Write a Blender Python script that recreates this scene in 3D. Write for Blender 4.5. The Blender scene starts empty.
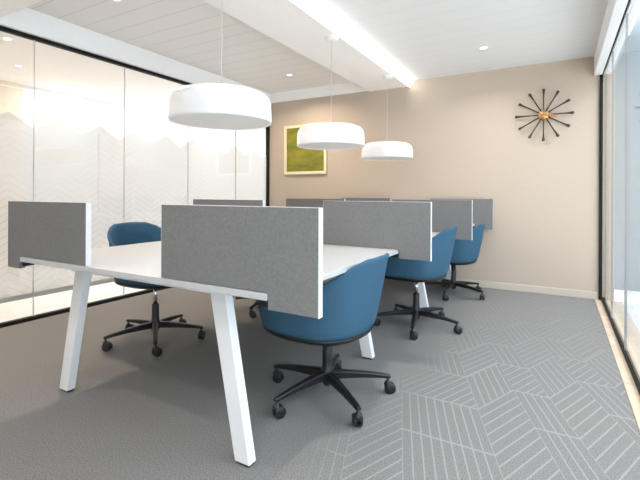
import bpy, bmesh, math, random
from mathutils import Vector, Matrix
random.seed(4)
S = bpy.context.scene
COL = S.collection
PI = math.pi

# ------------------------------------------------------------------ materials
def mat(name, color, rough=0.6, metal=0.0, noise=0.0, nscale=60.0, bump=0.0, spec=0.5, sheen=0.0, coat=0.0):
    m = bpy.data.materials.new(name); m.use_nodes = True
    nt = m.node_tree; b = nt.nodes['Principled BSDF']
    b.inputs['Base Color'].default_value = (*color, 1)
    b.inputs['Roughness'].default_value = rough
    b.inputs['Metallic'].default_value = metal
    b.inputs['Specular IOR Level'].default_value = spec
    if coat: b.inputs['Coat Weight'].default_value = coat
    if sheen: b.inputs['Sheen Weight'].default_value = sheen
    if noise or bump:
        tc = nt.nodes.new('ShaderNodeTexCoord')
        n = nt.nodes.new('ShaderNodeTexNoise'); n.inputs['Scale'].default_value = nscale
        n.inputs['Detail'].default_value = 5
        nt.links.new(tc.outputs['Object'], n.inputs['Vector'])
        if noise:
            r = nt.nodes.new('ShaderNodeValToRGB')
            r.color_ramp.elements[0].position = 0.3; r.color_ramp.elements[1].position = 0.7
            r.color_ramp.elements[0].color = (*[c * (1 - noise) for c in color], 1)
            r.color_ramp.elements[1].color = (*[min(1, c * (1 + noise)) for c in color], 1)
            nt.links.new(n.outputs['Fac'], r.inputs['Fac'])
            nt.links.new(r.outputs['Color'], b.inputs['Base Color'])
        if bump:
            bp = nt.nodes.new('ShaderNodeBump'); bp.inputs['Strength'].default_value = bump
            bp.inputs['Distance'].default_value = 0.004
            nt.links.new(n.outputs['Fac'], bp.inputs['Height'])
            nt.links.new(bp.outputs['Normal'], b.inputs['Normal'])
    return m

def emis(name, color, strength):
    m = bpy.data.materials.new(name); m.use_nodes = True
    nt = m.node_tree; nt.nodes.clear()
    o = nt.nodes.new('ShaderNodeOutputMaterial'); e = nt.nodes.new('ShaderNodeEmission')
    e.inputs['Color'].default_value = (*color, 1); e.inputs['Strength'].default_value = strength
    nt.links.new(e.outputs[0], o.inputs[0])
    return m

class NG:
    """tiny node-maths helper"""
    def __init__(s, nt): s.nt = nt
    def m(s, op, a, b=None, c=None, clamp=False):
        n = s.nt.nodes.new('ShaderNodeMath'); n.operation = op; n.use_clamp = clamp
        for i, v in enumerate((a, b, c)):
            if v is None: continue
            if isinstance(v, (int, float)): n.inputs[i].default_value = v
            else: s.nt.links.new(v, n.inputs[i])
        return n.outputs[0]
    def smooth(s, v, lo, hi):
        n = s.nt.nodes.new('ShaderNodeMapRange'); n.interpolation_type = 'SMOOTHSTEP'
        s.nt.links.new(v, n.inputs['Value'])
        n.inputs['From Min'].default_value = lo; n.inputs['From Max'].default_value = hi
        return n.outputs['Result']

def glass_mat(name, tint, refl, rough=0.0):
    """thin pane: clear straight through, mirror-like by the Fresnel law"""
    m = bpy.data.materials.new(name); m.use_nodes = True
    nt = m.node_tree; nt.nodes.clear()
    o = nt.nodes.new('ShaderNodeOutputMaterial')
    t = nt.nodes.new('ShaderNodeBsdfTransparent'); t.inputs['Color'].default_value = (*tint, 1)
    g = nt.nodes.new('ShaderNodeBsdfGlossy'); g.inputs['Roughness'].default_value = rough
    lw = nt.nodes.new('ShaderNodeLayerWeight'); lw.inputs['Blend'].default_value = 0.5
    N = NG(nt)
    fr = N.m('ADD', N.m('MULTIPLY', N.m('POWER', lw.outputs['Facing'], 5.0), 0.45), refl, clamp=True)
    x = nt.nodes.new('ShaderNodeMixShader')
    nt.links.new(fr, x.inputs[0]); nt.links.new(t.outputs[0], x.inputs[1]); nt.links.new(g.outputs[0], x.inputs[2])
    nt.links.new(x.outputs[0], o.inputs[0])
    return m

def film_mat():
    """frosted film with clear herringbone cut lines"""
    m = bpy.data.materials.new('frosted_film'); m.use_nodes = True
    nt = m.node_tree; nt.nodes.clear(); N = NG(nt)
    o = nt.nodes.new('ShaderNodeOutputMaterial')
    geo = nt.nodes.new('ShaderNodeNewGeometry'); sp = nt.nodes.new('ShaderNodeSeparateXYZ')
    nt.links.new(geo.outputs['Position'], sp.inputs[0])
    y, z = sp.outputs[1], sp.outputs[2]
    # zigzag: z displaced by a triangle wave of y (period 0.4 m), stripes along it
    tri = N.m('MULTIPLY', N.m('PINGPONG', N.m('ADD', y, -2.946 + 8.0), 0.2), -0.6)
    w = N.m('SUBTRACT', z, tri)
    fr = N.m('FRACT', N.m('DIVIDE', w, 0.062))
    line = N.m('LESS_THAN', fr, 0.2)
    n = nt.nodes.new('ShaderNodeTexNoise'); n.inputs['Scale'].default_value = 1.3
    nt.links.new(geo.outputs['Position'], n.inputs['Vector'])
    patch = N.smooth(n.outputs['Fac'], 0.42, 0.6)
    low = N.m('SUBTRACT', 1.0, N.smooth(z, 0.7, 1.5))
    line = N.m('MULTIPLY', line, N.m('MAXIMUM', N.m('MULTIPLY', patch, 0.3), N.m('MULTIPLY', low, 0.8)))
    clear = N.m('ADD', N.m('MULTIPLY', line, 0.18), FILM_CLEAR)
    t = nt.nodes.new('ShaderNodeBsdfTransparent')
    tl = nt.nodes.new('ShaderNodeBsdfTranslucent'); tl.inputs['Color'].default_value = (0.52, 0.52, 0.535, 1)
    df = nt.nodes.new('ShaderNodeBsdfDiffuse'); df.inputs['Color'].default_value = (0.74, 0.74, 0.745, 1)
    a = nt.nodes.new('ShaderNodeMixShader'); a.inputs[0].default_value = 0.35
    nt.links.new(tl.outputs[0], a.inputs[1]); nt.links.new(df.outputs[0], a.inputs[2])
    b = nt.nodes.new('ShaderNodeMixShader')
    nt.links.new(clear, b.inputs[0]); nt.links.new(a.outputs[0], b.inputs[1]); nt.links.new(t.outputs[0], b.inputs[2])
    nt.links.new(b.outputs[0], o.inputs[0])
    return m

def carpet_mat():
    m = bpy.data.materials.new('grey_carpet'); m.use_nodes = True
    nt = m.node_tree; N = NG(nt); bs = nt.nodes['Principled BSDF']
    geo = nt.nodes.new('ShaderNodeNewGeometry'); sp = nt.nodes.new('ShaderNodeSeparateXYZ')
    nt.links.new(geo.outputs['Position'], sp.inputs[0])
    x, y = sp.outputs[0], sp.outputs[1]
    u = 0.045; UP = 0.877; P = 0.405 + .245 + .18 + .245 + .18 + .245
    s = N.m('ADD', N.m('ADD', x, N.m('MULTIPLY', y, 0.3425)), -0.0158 + 10 * P)
    t = N.m('ADD', N.m('MULTIPLY', y, -1 / 0.365), 0.2055 + 100 - 10 * 3 * UP + 10 * 3 * UP)
    n_p = N.m('FLOOR', N.m('DIVIDE', s, P)); q = N.m('SUBTRACT', s, N.m('MULTIPLY', n_p, P))
    n_p = N.m('SUBTRACT', n_p, 10.0)
    tot, slope, idx, done = None, None, N.m('MULTIPLY', n_p, 6.0), None
    for a0 in (.405, .83, 1.255):
        ramp_ = N.m('DIVIDE', N.m('SUBTRACT', q, a0), .245, clamp=True)
        on = N.m('MULTIPLY', N.m('GREATER_THAN', q, a0), N.m('LESS_THAN', q, a0 + .245))
        tot = ramp_ if tot is None else N.m('ADD', tot, ramp_)
        slope = on if slope is None else N.m('ADD', slope, on)
        past = N.m('GREATER_THAN', q, a0 + .245)
        done = past if done is None else N.m('ADD', done, past)
        idx = N.m('ADD', idx, N.m('ADD', N.m('GREATER_THAN', q, a0), past))
    tp = N.m('ADD', t, N.m('MULTIPLY', N.m('ADD', tot, N.m('MULTIPLY', n_p, 3.0)), UP))
    row = N.m('FLOOR', tp)
    far = N.m('LESS_THAN', row, 93.5)                    # rows further in are laid like a herringbone
    par = N.m('GREATER_THAN', N.m('FRACT', N.m('ADD', N.m('MULTIPLY', N.m('ADD', row, idx), 0.5), 0.1)), 0.4)
    up_dir = N.m('ADD', N.m('MULTIPLY', far, par), N.m('MULTIPLY', N.m('SUBTRACT', 1.0, far), slope))
    def stripe(v, per, wid):      # 1 near whole multiples of per
        r = N.m('ABSOLUTE', N.m('SUBTRACT', N.m('FRACT', N.m('ADD', N.m('DIVIDE', v, per), 0.5)), 0.5))
        return N.m('SUBTRACT', 1.0, N.smooth(r, wid * 0.6, wid * 1.5))
    down_l = stripe(N.m('SUBTRACT', q, N.m('MULTIPLY', done, .245)), u, 0.07)
    near_l = stripe(tp, 0.2, 0.07)
    alt = stripe(N.m('ADD', N.m('SUBTRACT', N.m('MULTIPLY', x, 4.0), N.m('MULTIPLY', y, 1.69)), 50.0), 0.2, 0.07)
    up_l = N.m('ADD', N.m('MULTIPLY', far, alt), N.m('MULTIPLY', N.m('SUBTRACT', 1.0, far), near_l))
    rows = stripe(tp, 1.0, 0.014)
    inner = N.m('ADD', N.m('MULTIPLY', up_l, up_dir), N.m('MULTIPLY', down_l, N.m('SUBTRACT', 1.0, up_dir)))
    line = N.m('MAXIMUM', inner, rows)
    big = nt.nodes.new('ShaderNodeTexNoise'); big.inputs['Scale'].default_value = 1.6
    nt.links.new(geo.outputs['Position'], big.inputs['Vector'])
    edge = N.m('ADD', x, N.m('MULTIPLY', N.m('SUBTRACT', big.outputs['Fac'], 0.5), 0.5))
    line = N.m('MULTIPLY', line, N.smooth(edge, -0.95, -0.55))
    line = N.m('MULTIPLY', line, N.m('SUBTRACT', 1.0, N.m('MULTIPLY', N.smooth(y, 2.5, 4.2), 0.6)))
    fine = nt.nodes.new('ShaderNodeTexNoise'); fine.inputs['Scale'].default_value = 170; fine.inputs['Detail'].default_value = 3
    nt.links.new(geo.outputs['Position'], fine.inputs['Vector'])
    ramp = nt.nodes.new('ShaderNodeValToRGB')
    ramp.color_ramp.elements[0].position = 0.3; ramp.color_ramp.elements[1].position = 0.7
    ramp.color_ramp.elements[0].color = (*CARPET_LO, 1); ramp.color_ramp.elements[1].color = (*CARPET_HI, 1)
    nt.links.new(fine.outputs['Fac'], ramp.inputs['Fac'])
    mx = nt.nodes.new('ShaderNodeMix'); mx.data_type = 'RGBA'
    nt.links.new(N.m('MULTIPLY', line, 0.42), mx.inputs['Factor'])
    nt.links.new(ramp.outputs['Color'], mx.inputs['A']); mx.inputs['B'].default_value = (*CARPET_LINE, 1)
    nt.links.new(mx.outputs['Result'], bs.inputs['Base Color'])
    bs.inputs['Roughness'].default_value = 0.95; bs.inputs['Specular IOR Level'].default_value = 0.1
    bp = nt.nodes.new('ShaderNodeBump'); bp.inputs['Strength'].default_value = 0.35; bp.inputs['Distance'].default_value = 0.003
    nt.links.new(fine.outputs['Fac'], bp.inputs['Height']); nt.links.new(bp.outputs['Normal'], bs.inputs['Normal'])
    return m

def slat_mat(name, color, off, joint):
    """metal strip ceiling, joints across the room every 0.215 m"""
    m = bpy.data.materials.new(name); m.use_nodes = True
    nt = m.node_tree; N = NG(nt); bs = nt.nodes['Principled BSDF']
    geo = nt.nodes.new('ShaderNodeNewGeometry'); sp = nt.nodes.new('ShaderNodeSeparateXYZ')
    nt.links.new(geo.outputs['Position'], sp.inputs[0])
    fr = N.m('FRACT', N.m('DIVIDE', N.m('ADD', sp.outputs[1], off + 10.75), 0.215))
    gap = N.m('LESS_THAN', fr, 0.045)
    mx = nt.nodes.new('ShaderNodeMix'); mx.data_type = 'RGBA'
    nt.links.new(gap, mx.inputs['Factor'])
    mx.inputs['A'].default_value = (*color, 1); mx.inputs['B'].default_value = (*[c * joint for c in color], 1)
    nt.links.new(mx.outputs['Result'], bs.inputs['Base Color'])
    bs.inputs['Roughness'].default_value = 0.55
    bp = nt.nodes.new('ShaderNodeBump'); bp.invert = True; bp.inputs['Distance'].default_value = 0.006; bp.inputs['Strength'].default_value = 0.6
    nt.links.new(gap, bp.inputs['Height']); nt.links.new(bp.outputs['Normal'], bs.inputs['Normal'])
    return m

def stone_mat(name, color):
    m = mat(name, color, 0.45, noise=0.12, nscale=7)
    nt = m.node_tree; N = NG(nt); bs = nt.nodes['Principled BSDF']
    geo = nt.nodes.new('ShaderNodeNewGeometry'); sp = nt.nodes.new('ShaderNodeSeparateXYZ')
    nt.links.new(geo.outputs['Position'], sp.inputs[0])
    gap = N.m('LESS_THAN', N.m('FRACT', N.m('DIVIDE', N.m('ADD', sp.outputs[1], 10.2), 0.6)), 0.012)
    mx = nt.nodes.new('ShaderNodeMix'); mx.data_type = 'RGBA'
    old = bs.inputs['Base Color'].links[0].from_socket
    nt.links.new(gap, mx.inputs['Factor']); nt.links.new(old, mx.inputs['A'])
    mx.inputs['B'].default_value = (*[c * 0.6 for c in color], 1)
    nt.links.new(mx.outputs['Result'], bs.inputs['Base Color'])
    return m

def art_mat():
    """plain loose olive brushwork"""
    m = bpy.data.materials.new('olive_painting'); m.use_nodes = True
    nt = m.node_tree; bs = nt.nodes['Principled BSDF']
    tc = nt.nodes.new('ShaderNodeTexCoord'); mp = nt.nodes.new('ShaderNodeMapping')
    mp.inputs['Scale'].default_value = (3, 1, 9)
    nt.links.new(tc.outputs['Object'], mp.inputs[0])
    n = nt.nodes.new('ShaderNodeTexNoise'); n.inputs['Scale'].default_value = 1.1; n.inputs['Detail'].default_value = 6
    nt.links.new(mp.outputs[0], n.inputs['Vector'])
    r = nt.nodes.new('ShaderNodeValToRGB'); e = r.color_ramp.elements
    e[0].position = 0.3; e[0].color = (0.115, 0.125, 0.012, 1)
    e[1].position = 0.72; e[1].color = (0.30, 0.235, 0.02, 1)
    k = e.new(0.5); k.color = (0.19, 0.185, 0.014, 1)
    nt.links.new(n.outputs['Fac'], r.inputs['Fac']); nt.links.new(r.outputs['Color'], bs.inputs['Base Color'])
    bs.inputs['Roughness'].default_value = 0.7
    return m

FILM_CLEAR = 0.16
CARPET_LO = (0.148, 0.141, 0.137); CARPET_HI = (0.282, 0.271, 0.263); CARPET_LINE = (0.42, 0.415, 0.412)
M = dict(
    wall=mat('cream_wall_paint', (0.495, 0.413, 0.337), 0.8, noise=0.015, nscale=30),
    skirting=mat('cream_skirting', (0.56, 0.49, 0.41), 0.5, noise=0.01),
    plaster=mat('white_plaster', (0.89, 0.87, 0.85), 0.75, noise=0.01, nscale=20),
    bulkhead=mat('white_bulkhead', (0.93, 0.94, 0.96), 0.7, noise=0.01, nscale=20),
    slatL=slat_mat('pale_strip_ceiling', (0.78, 0.765, 0.75), 0.06, .8),
    slatR=slat_mat('white_strip_ceiling', (0.70, 0.705, 0.71), 0.0, .9),
    white=mat('white_laminate', (0.51, 0.51, 0.517), 0.38, noise=0.008, nscale=25),
    white_metal=mat('white_powder_coat', (0.83, 0.83, 0.84), 0.42, noise=0.008, nscale=40),
    felt=mat('grey_felt', (0.186, 0.184, 0.181), 0.95, noise=0.10, nscale=95, bump=0.3, spec=0.15),
    felt_edge=mat('pale_edge_band', (0.66, 0.66, 0.69), 0.6, noise=0.02),
    blue=mat('blue_wool', (0.043, 0.108, 0.172), 0.9, noise=0.13, nscale=260, bump=0.35, spec=0.2),
    black=mat('black_plastic', (0.012, 0.012, 0.014), 0.42, noise=0.1, nscale=120),
    black_metal=mat('black_aluminium', (0.015, 0.015, 0.017), 0.35, metal=0.2, noise=0.1),
    wheel_grey=mat('grey_tread', (0.10, 0.10, 0.105), 0.6, noise=0.1),
    chrome=mat('chrome', (0.75, 0.75, 0.76), 0.16, metal=1.0, noise=0.02),
    frame=mat('dark_window_frame', (0.014, 0.013, 0.012), 0.6, noise=0.1, spec=0.15),
    joint=mat('grey_silicone_joint', (0.58, 0.57, 0.56), 0.6, noise=0.05),
    jointR=mat('darkened_silicone_joint', (0.22, 0.23, 0.24), 0.6, noise=0.05),  # darker copy of the joint grey, shade in the colour against bright daylight
    film=film_mat(),
    filmband=mat('grey_film_band', (0.50, 0.49, 0.48), 0.7, noise=0.02),
    glassL=glass_mat('partition_glass', (0.985, 0.99, 0.985), 0.055),
    glassR=glass_mat('facade_glass', (0.965, 0.98, 0.985), 0.04),
    stone=stone_mat('pale_stone_sill', (0.64, 0.51, 0.38)),
    carpet=carpet_mat(),
    shade=mat('white_lacquer_shade', (0.84, 0.84, 0.85), 0.3, noise=0.006),
    opal=mat('opal_diffuser', (0.72, 0.72, 0.72), 0.5, noise=0.01),
    cord=mat('pale_cord', (0.55, 0.55, 0.54), 0.6, noise=0.02),
    spindle=mat('dark_walnut_spindle', (0.035, 0.022, 0.015), 0.45, noise=0.2, nscale=90),
    brass=mat('brushed_brass', (0.62, 0.40, 0.16), 0.32, metal=0.9, noise=0.1, nscale=80),
    hand=mat('orange_wood_hand', (0.45, 0.20, 0.07), 0.5, noise=0.2, nscale=80),
    cream_frame=mat('cream_picture_frame', (0.78, 0.68, 0.46), 0.5, noise=0.04),
    art=art_mat(),
    led=emis('led_strip_glow', (1.0, 0.985, 0.96), 4.0),
    lampglow=emis('downlight_glow', (1.0, 0.93, 0.84), 3.0),
    hallfloor=mat('pale_hall_floor', (0.86, 0.85, 0.83), 0.4, noise=0.03, nscale=5),
    hallwall=mat('white_hall_wall', (0.76, 0.755, 0.745), 0.8, noise=0.01),
    peach=mat('peach_hall_wall', (0.80, 0.66, 0.52), 0.8, noise=0.01),
    hallceil=mat('beige_hall_ceiling', (0.80, 0.755, 0.71), 0.8, noise=0.01),
    facade=mat('pale_render_facade', (0.205, 0.25, 0.283), 0.85, noise=0.03, nscale=2),
    facadewin=mat('facade_blue_window', (0.50, 0.57, 0.63), 0.25, noise=0.04, nscale=2),
    terrace=stone_mat('terrace_stone', (0.72, 0.71, 0.69)),
)

# ------------------------------------------------------------------ mesh helpers
def obj(name, bm, m, parent=None, smooth=False, bevel=0.0, seg=2, loc=None):
    bmesh.ops.recalc_face_normals(bm, faces=bm.faces)
    me = bpy.data.meshes.new(name); bm.to_mesh(me); bm.free()
    me.materials.append(m)
    if smooth:
        for p in me.polygons: p.use_smooth = True
    o = bpy.data.objects.new(name, me); COL.objects.link(o)
    if parent is not None: o.parent = parent
    if loc is not None: o.location = loc
    if bevel:
        b = o.modifiers.new('bevel', 'BEVEL'); b.width = bevel; b.segments = seg; b.limit_method = 'ANGLE'
    return o

def empty(name, label, cat, loc=(0, 0, 0), rotz=0.0, group=None):
    o = bpy.data.objects.new(name, None); COL.objects.link(o)
    o.location = loc; o.rotation_euler = (0, 0, rotz); o.empty_display_size = 0.1
    o['label'] = label; o['category'] = cat
    if group: o['group'] = group
    return o

def struct(o):
    o['kind'] = 'structure'; return o

def box(x0, x1, y0, y1, z0, z1, bm=None):
    bm = bm or bmesh.new()
    v = [bm.verts.new((x, y, z)) for x in (x0, x1) for y in (y0, y1) for z in (z0, z1)]
    for f in ((0, 1, 3, 2), (4, 6, 7, 5), (0, 4, 5, 1), (2, 3, 7, 6), (0, 2, 6, 4), (1, 5, 7, 3)):
        bm.faces.new([v[i] for i in f])
    return bm

def prism(pts, y0, y1, bm=None):
    """outline in (x, z) extruded along y"""
    bm = bm or bmesh.new()
    a = [bm.verts.new((x, y0, z)) for x, z in pts]; b = [bm.verts.new((x, y1, z)) for x, z in pts]
    bm.faces.new(a); bm.faces.new(b[::-1]); n = len(pts)
    for i in range(n): bm.faces.new((a[i], b[i], b[(i + 1) % n], a[(i + 1) % n]))
    return bm

def ring_prism(outer, inner, y0, y1):
    bm = bmesh.new(); n = len(outer); L = []
    for pts, y in ((outer, y0), (outer, y1), (inner, y1), (inner, y0)):
        L.append([bm.verts.new((x, y, z)) for x, z in pts])
    for k in range(4):
        A, B = L[k], L[(k + 1) % 4]
        for i in range(n): bm.faces.new((A[i], A[(i + 1) % n], B[(i + 1) % n], B[i]))
    return bm

def lathe(prof, n=48, bm=None, axis='z', close=False):
    """profile (r, h) turned about z; r = 0 ends become poles"""
    bm = bm or bmesh.new(); rings = []
    for r, h in prof:
        if r < 1e-6: rings.append([bm.verts.new((0, 0, h))])
        else: rings.append([bm.verts.new((r * math.cos(2 * PI * i / n), r * math.sin(2 * PI * i / n), h)) for i in range(n)])
    for A, B in zip(rings[:-1], rings[1:]):
        for i in range(n):
            j = (i + 1) % n
            if len(A) == 1: bm.faces.new((A[0], B[i], B[j]))
            elif len(B) == 1: bm.faces.new((A[i], A[j], B[0]))
            else: bm.faces.new((A[i], A[j], B[j], B[i]))
    return bm

def xform(bm, mtx):
    bmesh.ops.transform(bm, matrix=mtx, verts=bm.verts); return bm

def tube(p, q, r0, r1, n=14, bm=None):
    bm = bm or bmesh.new(); p, q = Vector(p), Vector(q); d = q - p
    R = d.to_track_quat('Z', 'Y').to_matrix()
    A = [bm.verts.new(p + R @ Vector((r0 * math.cos(2 * PI * i / n), r0 * math.sin(2 * PI * i / n), 0))) for i in range(n)]
    B = [bm.verts.new(q + R @ Vector((r1 * math.cos(2 * PI * i / n), r1 * math.sin(2 * PI * i / n), 0))) for i in range(n)]
    for i in range(n): bm.faces.new((A[i], A[(i + 1) % n], B[(i + 1) % n], B[i]))
    bm.faces.new(A[::-1]); bm.faces.new(B)
    return bm

# ------------------------------------------------------------------ room shell
XL, XR, YB, YF = -3.95, 0.40, 5.295, -2.6         # left glass, right glass, far wall, wall behind camera
ZS, ZR, ZP = 2.65, 2.565, 2.495                   # left strip ceiling, right strip ceiling, plaster soffit
bm = bmesh.new(); box(XL - .05, 0.33, YF, YB, -0.05, 0.0, bm)
struct(obj('floor', bm, M['carpet']))
struct(obj('trim_1', box(0.33, 0.386, YF, YB, -0.05, 0.004), M['stone']))
struct(obj('wall_back', box(XL - .05, XR + .10, YB, YB + .12, -0.05, 2.95), M['wall']))
struct(obj('wall_front', box(XL - .05, XR + .10, YF - .12, YF, -0.05, 2.95), M['wall']))
struct(obj('baseboard_back', box(XL + .03, XR - .04, YB - .013, YB, 0.0, 0.078), M['skirting'], bevel=.003))
# ceilings
struct(obj('ceiling', box(-1.637, XR + .05, YF, YB, ZR, ZR + .08), M['slatR']))
struct(obj('ceiling_recess', box(XL, -2.20, 1.62, YB, ZS, ZS + .08), M['slatL']))
struct(obj('ceiling_soffit', box(-2.25, -1.69, YF, YB, ZP, 2.80), M['plaster'], bevel=.004))
struct(obj('ceiling_crossbeam', box(XL + .06, -2.24, YF, 1.66, ZP + .002, 2.80), M['plaster'], bevel=.004))
struct(obj('trim_2', box(XL - .04, XL + .062, YF, YB, 2.447, 2.85), M['bulkhead']))
struct(obj('trim_3', box(XL + .062, -1.64, YB - .02, YB, 2.505, 2.85), M['plaster']))

# left glass partition
w1 = struct(bpy.data.objects.new('window_1', None)); COL.objects.link(w1)
obj('glass_pane', box(XL - .006, XL + .006, YF, YB, 0.03, 2.42), M['glassL'], w1)
obj('top_rail', box(XL - .02, XL + .025, YF, YB, 2.415, 2.447), M['frame'], w1)
obj('bottom_rail', box(XL - .02, XL + .025, YF, YB, 0.0, 0.032), M['frame'], w1)
obj('corner_post', box(XL - .02, XL + .03, YB - .03, YB, 0.032, 2.415), M['frame'], w1)
for k in range(-5, 5):
    y = 1.935 + .868 * k
    if y > YF: obj('glass_joint', box(XL - .007, XL + .008, y - .002, y + .002, 0.032, 2.415), M['joint'], w1)
bm = bmesh.new(); top = []
k0 = int((YF - 2.946) / .2) + 1
for k in range(k0, 12):
    y = 2.946 + .2 * k
    if YF < y < YB - .03: top.append((y, 1.77 if k % 2 == 0 else 1.655))
top = [(YF + .001, 1.70)] + top + [(YB - .031, 1.70)]
va = [bm.verts.new((XL - .010, y, .235)) for y, z in top]; vb = [bm.verts.new((XL - .010, y, z)) for y, z in top]
for i in range(len(top) - 1): bm.faces.new((va[i], va[i + 1], vb[i + 1], vb[i]))
obj('frosted_film', bm, M['film'], w1)
obj('film_band', box(XL - .0115, XL - .0095, YF, YB - .03, .190, .235), M['filmband'], w1)

# right window wall
w2 = struct(bpy.data.objects.new('window_2', None)); COL.objects.link(w2)
obj('glass_pane', box(XR - .006, XR + .006, YF, YB, 0.03, 2.352), M['glassR'], w2)
obj('floor_track', box(XR - .014, XR + .014, YF, YB, 0.0, 0.03), M['frame'], w2)
obj('corner_post', box(XR - .036, XR - .007, YB - .03, YB, 0.0, 2.358), M['frame'], w2)
for k in range(1, 9):
    y = YB - .87 * k
    if y > YF: obj('glass_joint', box(XR - .007, XR + .008, y - .001, y + .001, 0.03, 2.345), M['jointR'], w2)
obj('head_track', box(XR - .014, XR - .002, YF, YB, 2.365, 2.40), M['frame'], w2)
obj('outer_head_rail', box(XR - .002, XR + .055, YF, YB, 2.352, 2.95), M['white_metal'], w2)
struct(obj('trim_4', box(0.315, XR - .014, YF, YB, 2.358, 2.60), M['white_metal'], bevel=.004))
struct(obj('trim_5', box(XR + .014, XR + .16, YF, YB, -0.05, 0.006), M['stone']))

# hall beyond the left partition
HX = -6.5
struct(obj('floor_hall', box(HX, XL - .05, YF, 7.5, -0.05, 0.0), M['hallfloor']))
struct(obj('wall_hall', box(HX - .1, HX, 3.03, 7.5, -0.05, 2.75), M['hallwall']))
struct(obj('wall_hall_left', box(HX - .1, HX + .03, YF, 3.03, -0.05, 2.75), M['peach']))
struct(obj('wall_hall_end', box(HX - .1, XL - .05, 7.5, 7.6, -0.05, 2.75), M['hallwall']))
struct(obj('wall_hall_front', box(HX - .1, XL - .05, YF - .1, YF, -0.05, 2.75), M['hallwall']))
struct(obj('ceiling_hall', box(HX, XL - .04, YF, 7.5, 2.60, 2.70), M['hallceil']))
# outside
struct(obj('ceiling_light_stop', box(HX - .2, XR + .3, YF - .2, 7.7, 2.95, 3.1), M['plaster']))  # unseen slab, added to stop sun and sky leaking in above the ceilings
struct(obj('floor_terrace', box(XR + .16, 9.0, -9.0, 16.0, -0.06, -0.004), M['terrace']))
struct(obj('wall_outside', box(7.0, 7.6, -9.0, 16.0, -0.004, 5.0), M['facade']))
struct(obj('wall_glare_block', box(XR + .16, 7.0, 6.0, 6.6, -0.004, 7.0), M['facade']))  # added wall, hides the glaring sky and terrace from the camera

# ------------------------------------------------------------------ lamps of the room
def light(name, kind, loc, power, color, size=0.1, rot=(0, 0, 0), **kw):
    d = bpy.data.lights.new(name, kind); d.energy = power; d.color = color
    for k, v in kw.items(): setattr(d, k, v)
    if kind == 'AREA': d.shape = 'DISK'; d.size = size
    if kind in ('SPOT', 'POINT'): d.shadow_soft_size = size
    o = bpy.data.objects.new(name, d); COL.objects.link(o); o.location = loc; o.rotation_euler = rot
    return o

def downlight(loc, label, power, color, group):
    t = empty('ceiling_downlight', label, 'light', loc, 0, group)
    obj('trim_ring', lathe([(.031, -.001), (.033, -.006), (.045, -.006), (.048, -.002), (.048, .0), (.031, .0)], 28), M['white_metal'], t, True)
    obj('bulb', lathe([(0, -.003), (.029, -.003), (.030, .0)], 24), M['lampglow'], t)
    l = light('downlight_beam', 'AREA', (loc[0], loc[1], loc[2] - .012), power, color, .06, spread=math.radians(150))
    return t

WARM = (1.0, 0.82, 0.63)
P_L, P_R, P_H = 12.5, 7.5, 12.2
downlight((-3.08, 2.11, ZS), 'recessed downlight in the left strip ceiling, cut by the top edge of the photo', P_L, WARM, 'ceiling downlights')
downlight((-3.06, 4.56, ZS), 'small recessed downlight in the left strip ceiling near the far wall', P_L, WARM, 'ceiling downlights')
downlight((-0.66, 4.45, ZR), 'small recessed downlight in the white ceiling right of the light strip', P_R, (1, .93, .85), 'ceiling downlights')
downlight((-5.56, 2.55, 2.60), 'small downlight in the hall ceiling behind the left glass partition', 4, WARM, 'ceiling downlights')
for loc in ((-.66, 2.1, ZR), (-.66, -.3, ZR), (-2.9, .3, ZP), (-2.9, -1.6, ZP)):     # the same rows, out of frame
    light('downlight_beam', 'AREA', (loc[0], loc[1], loc[2] - .012), P_R, (1, .93, .85), .06, spread=math.radians(150))
for y in (-1.0, 1.0, 3.6, 5.0, 6.6):                                                      # the hall's ceiling lamps
    light('hall_lamp', 'AREA', (-6.1, y, 2.585), P_H, (0.94, 0.97, 1.0), .5)

# light strip along the soffit edge
ls = empty('linear_light', 'long bright white light strip along the edge of the dropped soffit', 'light', (-1.65, 2.4, ZP))
obj('diffuser', prism([(-.034, -.012), (.012, .062), (.018, .058), (-.028, -.016)], -2.6, 2.88), M['led'], ls)
obj('housing', prism([(-.036, -.010), (.010, .064), (.010, .12), (-.036, .12)], -2.6, 2.88), M['white_metal'], ls)

# ------------------------------------------------------------------ pendant lamps
def pendant():
    t = empty('pendant_lamp', '', 'lamp', group='white drum pendant lamps')
    R = .302
    prof = [(.030, .190), (.10, .1895), (.19, .186), (.236, .178), (.270, .163), (.289, .141), (.297, .115), (.301, .07), (R, .012), (.300, .0), (.296, -.001), (.293, .004),
            (.293, .05), (.287, .11), (.262, .150), (.19, .174), (.10, .178), (.03, .179)]
    bm = lathe(prof + [prof[0]], 72)
    obj('shade', bm, M['shade'], t, True)
    obj('diffuser', lathe([(0, .006), (.2925, .006), (.2925, .012), (0, .012)], 64), M['opal'], t)
    obj('cap', lathe([(0, .207), (.012, .207), (.022, .200), (.024, .186), (0, .186)], 24), M['shade'], t, True)
    return t
pen0 = pendant()
def copy_tree(o, parent=None):
    c = o.copy(); COL.objects.link(c)
    if parent is not None: c.parent = parent
    for ch in list(o.children): copy_tree(ch, c)
    return c
PX = -1.775
for i, (y, z, lab) in enumerate(((1.91, 1.524, 'largest white drum pendant lamp, nearest, hanging over the front desk bay'),
                                 (3.31, 1.522, 'middle white drum pendant lamp, overlapping the green picture'),
                                 (4.72, 1.520, 'smallest white drum pendant lamp, farthest, hanging nearest the far wall'))):
    t = pen0 if i == 0 else copy_tree(pen0)
    t.location = (PX, y, z); t['label'] = lab
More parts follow.
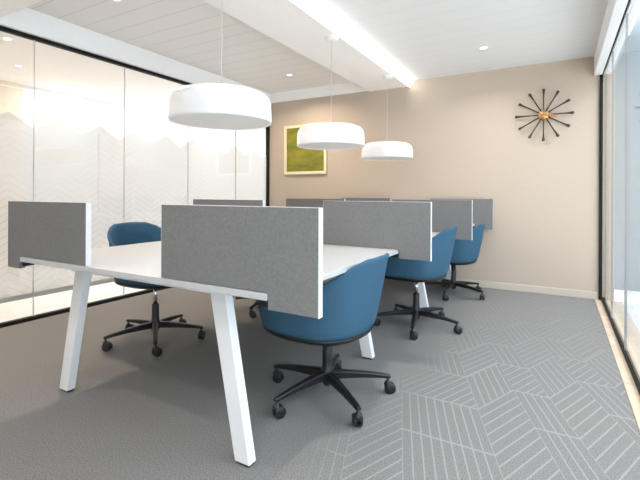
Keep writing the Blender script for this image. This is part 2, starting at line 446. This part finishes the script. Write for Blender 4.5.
for t, y in [(o, o.location.y) for o in list(COL.objects) if o.name.startswith('pendant_lamp')]:
    h = ZP - t.location.z
    obj('cord', tube((0, 0, .204), (0, 0, h - .02), .0025, .0025, 8), M['cord'], t)
    obj('canopy', lathe([(0, h), (.062, h), (.064, h - .006), (.058, h - .022), (.02, h - .03), (0, h - .03)], 32), M['shade'], t, True)

# ------------------------------------------------------------------ the bench desk
TX0, TX1, TZ, TT = -2.500, -0.868, 0.7525, 0.025
SY = [1.187, 2.529, 3.890, 5.235]       # rear faces of the screen rows
ST = 0.027
desk = empty('bench_desk', 'long white bench desk on slanted white legs in mid room', 'desk', (-1.705, 1.157, 0))
D = Matrix.Translation((1.705, -1.157, 0))
ys = [1.1575, SY[1] - ST / 2, SY[2] - ST / 2, 5.245]
for k in range(3):
    obj('tabletop', xform(box(TX0, TX1, ys[k] + (.0015 if k else 0), ys[k + 1] - .0015, TZ - TT, TZ), D), M['white'], desk, bevel=.002)
LY = [1.337, 2.605, 3.960, 5.07]
for k, y in enumerate(LY):
    fr = obj('leg_frame', xform(prism([(-2.31, .726), (-1.195, .726), (-1.205, .672), (-2.30, .672)], y - .0215, y + .0215), D), M['white_metal'], desk, bevel=.003)
    for sx in (-1, 1):
        c = -1.738
        ex = .036 if sx < 0 else .020
        top0, top1 = c + sx * (.472 - ex), c + sx * (.556 - ex)
        bot0, bot1 = c + sx * .596, c + sx * .672
        lg = obj('leg', xform(prism([(top0, .70), (top1, .70), (bot1, .010), (bot0, .010)], y - .0225, y + .0225), D), M['white_metal'], fr, bevel=.003)
        ft = obj('foot_pad', xform(box(min(bot0, bot1) + .006, max(bot0, bot1) - .006, y - .017, y + .017, 0, .0102), D), M['black'], fr)
for x in (-2.24, -1.27):
    obj('side_rail', xform(box(x - .02, x + .02, 1.32, 5.08, .680, .7272), D), M['white_metal'], desk)

# screens: a felt panel with a pale edge band, notched to hook over the desk's outer edge
def screen(x0, x1, k, outer, label):
    y1 = SY[k]; y0 = y1 - ST
    zt, zb, zn = 1.050, .696, TZ + .001
    t = empty('desk_screen', label, 'desk screen', ((x0 + x1) / 2, (y0 + y1) / 2, zn), 0, 'grey felt screens across the bench desk')
    off = Matrix.Translation((-(x0 + x1) / 2, -(y0 + y1) / 2, -zn))
    if outer > 0:
        e = TX1 + .004
        pts = [(x0, zt), (x0, zn), (e, zn), (e, zb), (x1, zb), (x1, zt)]
        ins = [(x0 + .0012, zt - .0012), (x0 + .0012, zn + .0012), (e + .0012, zn + .0012), (e + .0012, zb + .0012), (x1 - .0012, zb + .0012), (x1 - .0012, zt - .0012)]
        bx = (e - .052, e - .002)
    else:
        e = TX0 - .004; zb = .688
        pts = [(x0, zt), (x0, zb), (e, zb), (e, zn), (x1, zn), (x1, zt)]
        ins = [(x0 + .0012, zt - .0012), (x0 + .0012, zb + .0012), (e - .0012, zb + .0012), (e - .0012, zn + .0012), (x1 - .0012, zn + .0012), (x1 - .0012, zt - .0012)]
        bx = (e + .002, e + .032)
    obj('panel', xform(prism(ins, y0, y1), off), M['felt'], t, bevel=.0015)
    zl, zr = (zn, zb) if outer > 0 else (zb, zn)
    i = .0012
    band = [(x0, zl), (x0, zt), (x1, zt), (x1, zr), (x1 - i, zr), (x1 - i, zt - i), (x0 + i, zt - i), (x0 + i, zl)]
    obj('edge_band', xform(prism(band, y0 + .0005, y1 - .0005), off), M['felt_edge'], t)
    obj('clamp', xform(box(bx[0], bx[1], y0 + .012, y1 + .03, TZ - TT - .024, TZ - TT - .0005), off), M['black'], t)
RX0, RX1, LX0, LX1 = -1.399, -.664, -2.634, -1.912
RL = ['large grey felt desk screen nearest the camera, beside the front blue chair',
      'grey felt screen, second from the camera on the right, between two blue chairs',
      'grey felt screen, third from the camera on the right, behind the second chair',
      'grey felt screen at the far right end of the desk, by the wall']
LL = ['grey felt screen at the left front corner of the desk, leftmost',
      'grey felt screen showing its top edge just below the largest pendant lamp',
      'grey felt screen with its top showing just below the green picture',
      'grey felt screen at the far left end of the desk, by the wall']
for k in range(4):
    screen(RX0, RX1, k, 1, RL[k]); screen(LX0, LX1, k, -1, LL[k])

# ------------------------------------------------------------------ swivel chairs (built facing local +x, then turned)
def lerp(a, b, t): return a + (b - a) * t
def curve(tab, v):
    for (a, fa), (b, fb) in zip(tab[:-1], tab[1:]):
        if a <= v <= b:
            t = (v - a) / (b - a); t = t * t * (3 - 2 * t) * .5 + t * .5
            return lerp(fa, fb, t)
    return tab[-1][1]
RIM = [(0, .800), (25, .795), (40, .768), (50, .736), (58, .710), (66, .686), (85, .642), (105, .600), (125, .556), (145, .512), (165, .478), (180, .466)]
def plan(phi):                    # rim radius, phi from the back (0) round to the front (180)
    a = math.radians(phi); cx, sy = math.cos(a), math.sin(a)
    rx = .318 if cx > 0 else .37
    n = 2.35 if cx > 0 else 3.0
    return (abs(cx / rx) ** n + abs(sy / .300) ** n) ** (-1 / n)
def shell_bm(kind):
    bm = bmesh.new(); n = 72; rings = []
    for i in range(n):
        th = 360 * i / n; phi = th if th <= 180 else 360 - th
        R = plan(phi); h = curve(RIM, phi); a = math.radians(180 + th)   # phi 0 = back = local -x
        zb = .388; k = min(1, max(0, (phi - 15) / 70)); B = lerp(.71, .90, k * k * (3 - 2 * k))
        col = []
        if kind == 'shell':
            hw = h - zb
            prof = [(0.0, .374), (.55 * B, .374), (.77 * B, .377), (.91 * B, .385), (.975 * B, .396)]
            for t in (.10, .22, .4, .6, .8, .92): prof.append((lerp(B, .985, t ** .75), zb + hw * t))
            prof += [(.995, h - .012), (.985, h - .002), (.955, h), (.925, h - .006), (.910, h - .022)]
            si = .455                                                            # seat surface inside
            for t in (.25, .5, .75): prof.append((lerp(.90, .80, t), lerp(h - .03, max(si, si + .012), t) if h - .03 > si else lerp(h - .012, si - .004, t)))
            prof += [(.70, si), (.4, si - .010), (0.0, si - .014)]
        else:                                                                    # thin black under-shell
            prof = [(0.0, .365), (.55 * B, .365), (.77 * B, .368), (.92 * B, .374), (.995 * B, .385), (1.025 * B, .396), (1.032 * B, .404), (1.02 * B, .405), (.985 * B, .398), (.91 * B, .3865), (.77 * B, .379), (.55 * B, .376), (0.0, .376)]
        for f, z in prof:
            col.append(Vector((R * f * math.cos(a), R * f * math.sin(a), z)))
        rings.append(col)
    m = len(rings[0])
    b0 = bm.verts.new(rings[0][0]); b1 = bm.verts.new(rings[0][-1])
    V = [[bm.verts.new(c[j]) for j in range(1, m - 1)] for c in rings]
    for i in range(n):
        A, B = V[i], V[(i + 1) % n]
        for j in range(m - 3): bm.faces.new((A[j], B[j], B[j + 1], A[j + 1]))
        bm.faces.new((b0, B[0], A[0])); bm.faces.new((b1, A[-1], B[-1]))
    return bm
def leg_bm(ang):
    """one arm of the star base, hub at the origin"""
    bm = bmesh.new(); secs = []
    for r, w, zt, zbm in ((.02, .022, .142, .098), (.10, .020, .138, .098), (.20, .017, .126, .096), (.30, .0145, .110, .088), (.338, .014, .103, .083), (.352, .010, .098, .084)):
        secs.append([bm.verts.new((r, y, z)) for y, z in ((-w, zbm), (w, zbm), (w, zt - .006), (w * .6, zt), (-w * .6, zt), (-w, zt - .006))])
    for A, B in zip(secs[:-1], secs[1:]):
        for i in range(6): bm.faces.new((A[i], A[(i + 1) % 6], B[(i + 1) % 6], B[i]))
    bm.faces.new(secs[0]); bm.faces.new(secs[-1][::-1])
    return xform(bm, Matrix.Rotation(ang, 4, 'Z'))
def wheel_bm():
    bm = bmesh.new()
    for s in (-1, 1):
        b2 = lathe([(0, .004), (.024, .004), (.029, .007), (.030, .012), (.029, .020), (.022, .024), (0, .024)], 24)
        xform(b2, Matrix.Rotation(PI / 2 * s, 4, 'X')); me = bpy.data.meshes.new('tmp'); b2.to_mesh(me); b2.free(); bm.from_mesh(me); bpy.data.meshes.remove(me)
    b2 = tube((0, -.006, 0), (0, .006, 0), .010, .010, 12)
    me = bpy.data.meshes.new('tmp'); b2.to_mesh(me); b2.free(); bm.from_mesh(me); bpy.data.meshes.remove(me)
    return bm
def make_chair(label, loc, face, lift, base_ang, spins):
    """face: heading of the sitter; base_ang: world angle of one arm; lift: gas spring height"""
    t = empty('office_chair', label, 'chair', loc, 0, 'blue upholstered swivel chairs')
    s = obj('seat_shell', shell_bm('shell'), M['blue'], t, True); s.rotation_euler.z = face; s.location.z = lift
    u = obj('under_shell', shell_bm('under'), M['black'], t, True); u.rotation_euler.z = face; u.location.z = lift
    for q_ in (s, u): q_.location.x = -.008 * math.cos(face); q_.location.y = -.008 * math.sin(face)
    pl = obj('tilt_plate', box(-.09, .09, -.07, .07, .346, .364), M['black'], t, bevel=.005); pl.rotation_euler.z = face; pl.location.z = lift
    sleeve_top = .275
    obj('hub', lathe([(0, .062), (.020, .062), (.030, .085), (.036, .10), (.036, .14), (.029, .152), (.0265, .20), (.0265, sleeve_top - .004), (.024, sleeve_top), (0, sleeve_top)], 24), M['black_metal'], t, True)
    if lift > .02:
        obj('gas_stem', lathe([(0, .26), (.014, .26), (.014, .352 + lift), (0, .352 + lift)], 18), M['chrome'], t, True)
    else:
        obj('gas_stem', lathe([(0, .26), (.024, .26), (.024, .352 + lift), (0, .352 + lift)], 18), M['black_metal'], t, True)
    for k in range(5):
        a = base_ang + k * 2 * PI / 5
        lg = obj('leg', leg_bm(a), M['black_metal'], t, bevel=.002)
        c, sn = math.cos(a), math.sin(a)
        sp = spins[k % len(spins)]
        fork = obj('caster_fork', xform(lathe([(0, .026), (.008, .028), (.019, .040), (.021, .054), (.014, .066), (.007, .070), (.007, .088), (0, .088)], 16), Matrix.Translation((.338 * c, .338 * sn, 0))), M['black'], lg, True)
        wx, wy = .338 * c + .012 * math.cos(sp), .338 * sn + .012 * math.sin(sp)
        wb = xform(wheel_bm(), Matrix.Translation((wx, wy, .030)) @ Matrix.Rotation(sp, 4, 'Z'))
        obj('caster', wb, M['black'], lg, True)
    return t
R = math.radians
make_chair('blue tub swivel chair nearest the camera, beside the front desk screen', (-1.091, 2.005, 0), R(180), -.014, R(-180), [.3, 1.0, 2.2, .5, 1.9])
make_chair('blue tub swivel chair, middle of the three on the right, chrome stem', (-1.032, 3.442, 0), R(180), .042, R(-150), [1.2, .2, .9, 2.0, 1.4])
make_chair('blue tub swivel chair farthest away, in front of the cream wall', (-1.008, 4.75, 0), R(180), -.01, R(-93), [.6, 1.7, .1, 1.1, 2.3])
make_chair('blue tub swivel chair left of the desk, before the glass partition', (-2.615, 2.12, 0), R(0), .07, R(-111), [.4, 1.3, 2.1, .8, 1.6])
make_chair('swivel chair behind the front desk screen, only black castors showing', (-2.45, 3.25, 0), R(0), .02, R(-74), [.9, 1.5, .3, 2.2, 1.0])

# ------------------------------------------------------------------ clock and picture on the far wall
ck = empty('wall_clock', 'round sunburst wall clock with dark spindles and brass centre', 'clock', (-.153, YB, 1.982))
for k in range(12):
    a = PI / 2 - k * PI / 6
    prof = [(0, .045), (.0075, .045), (.0065, .10), (.007, .20), (.0105, .25), (.0155, .270), (.0155, .282), (.010, .287), (0, .287)]
    b = lathe(prof, 12); xform(b, Matrix.Translation((0, -.045, 0)) @ Matrix.Rotation(PI / 2 - a, 4, 'Y'))
    obj('spindle', b, M['spindle'], ck, True)
b = lathe([(0, .0), (.030, .0), (.034, .02), (.050, .032), (.054, .045), (.049, .056), (.02, .066), (0, .067)], 32)
obj('clock_body', xform(b, Matrix.Rotation(PI / 2, 4, 'X')), M['brass'], ck, True)
def hand(name, ang, ln, w, y):
    pts = [(-.035, -w * .5), (-.035, w * .5), (ln * .5, w), (ln, 0), (ln * .5, -w)]
    b = prism(pts, y - .002, y + .002)
    return obj(name, xform(b, Matrix.Rotation(-ang, 4, 'Y')), M['hand'], ck)
hand('hour_hand', R(-14), .15, .014, -.071); hand('minute_hand', R(-9), .155, .010, -.077); hand('second_hand', R(172), .06, .008, -.066)

pc = empty('framed_picture', 'square olive green abstract picture in a thin cream frame on the far wall', 'picture', (-3.262, YB, 1.758))
w, h, f = .364, .366, .040
o4 = [(-w, -h), (w, -h), (w, h), (-w, h)]; i4 = [(-w + f, -h + f), (w - f, -h + f), (w - f, h - f), (-w + f, h - f)]
obj('frame', ring_prism(o4, i4, -.030, -.001), M['cream_frame'], pc, bevel=.002)
obj('canvas', prism(i4, -.018, -.002), M['art'], pc)

# ------------------------------------------------------------------ daylight
W = bpy.data.worlds.new('daylight'); S.world = W; W.use_nodes = True
nt = W.node_tree; bg = nt.nodes['Background']
bg.inputs['Color'].default_value = (0.86, 0.93, 1.0, 1); bg.inputs['Strength'].default_value = 3.6

sun = light('sun', 'SUN', (3, 0, 8), 9.0, (1.0, .97, .92), rot=(0, math.radians(-34), math.radians(15)), angle=.01)
# ------------------------------------------------------------------ camera
cd = bpy.data.cameras.new('camera'); cam = bpy.data.objects.new('camera', cd); COL.objects.link(cam)
cam.location = (0, 0, 1.0925)
cam.rotation_euler = (Matrix.Rotation(math.atan((559.2 - 320) / 420.3), 3, 'Z') @ Matrix.Rotation(PI / 2, 3, 'X') @ Matrix.Rotation(math.radians(.25), 3, 'Z')).to_euler()
cd.sensor_width = 36.0; cd.sensor_fit = 'HORIZONTAL'
cd.lens = 420.3 / 640 * 36.0
cd.shift_x = 0.0; cd.shift_y = -(240 - 194.5) / 640
cd.clip_start = 0.02
S.camera = cam

S.view_settings.view_transform = 'Standard'; S.view_settings.look = 'None'
S.view_settings.gamma = 1.0; S.view_settings.use_curve_mapping = False
S.view_settings.exposure = 0.79
S.cycles.use_denoising = True
S.cycles.max_bounces = 10; S.cycles.diffuse_bounces = 6; S.cycles.glossy_bounces = 4
S.cycles.transmission_bounces = 6; S.cycles.transparent_max_bounces = 16
S.cycles.sample_clamp_indirect = 8.0
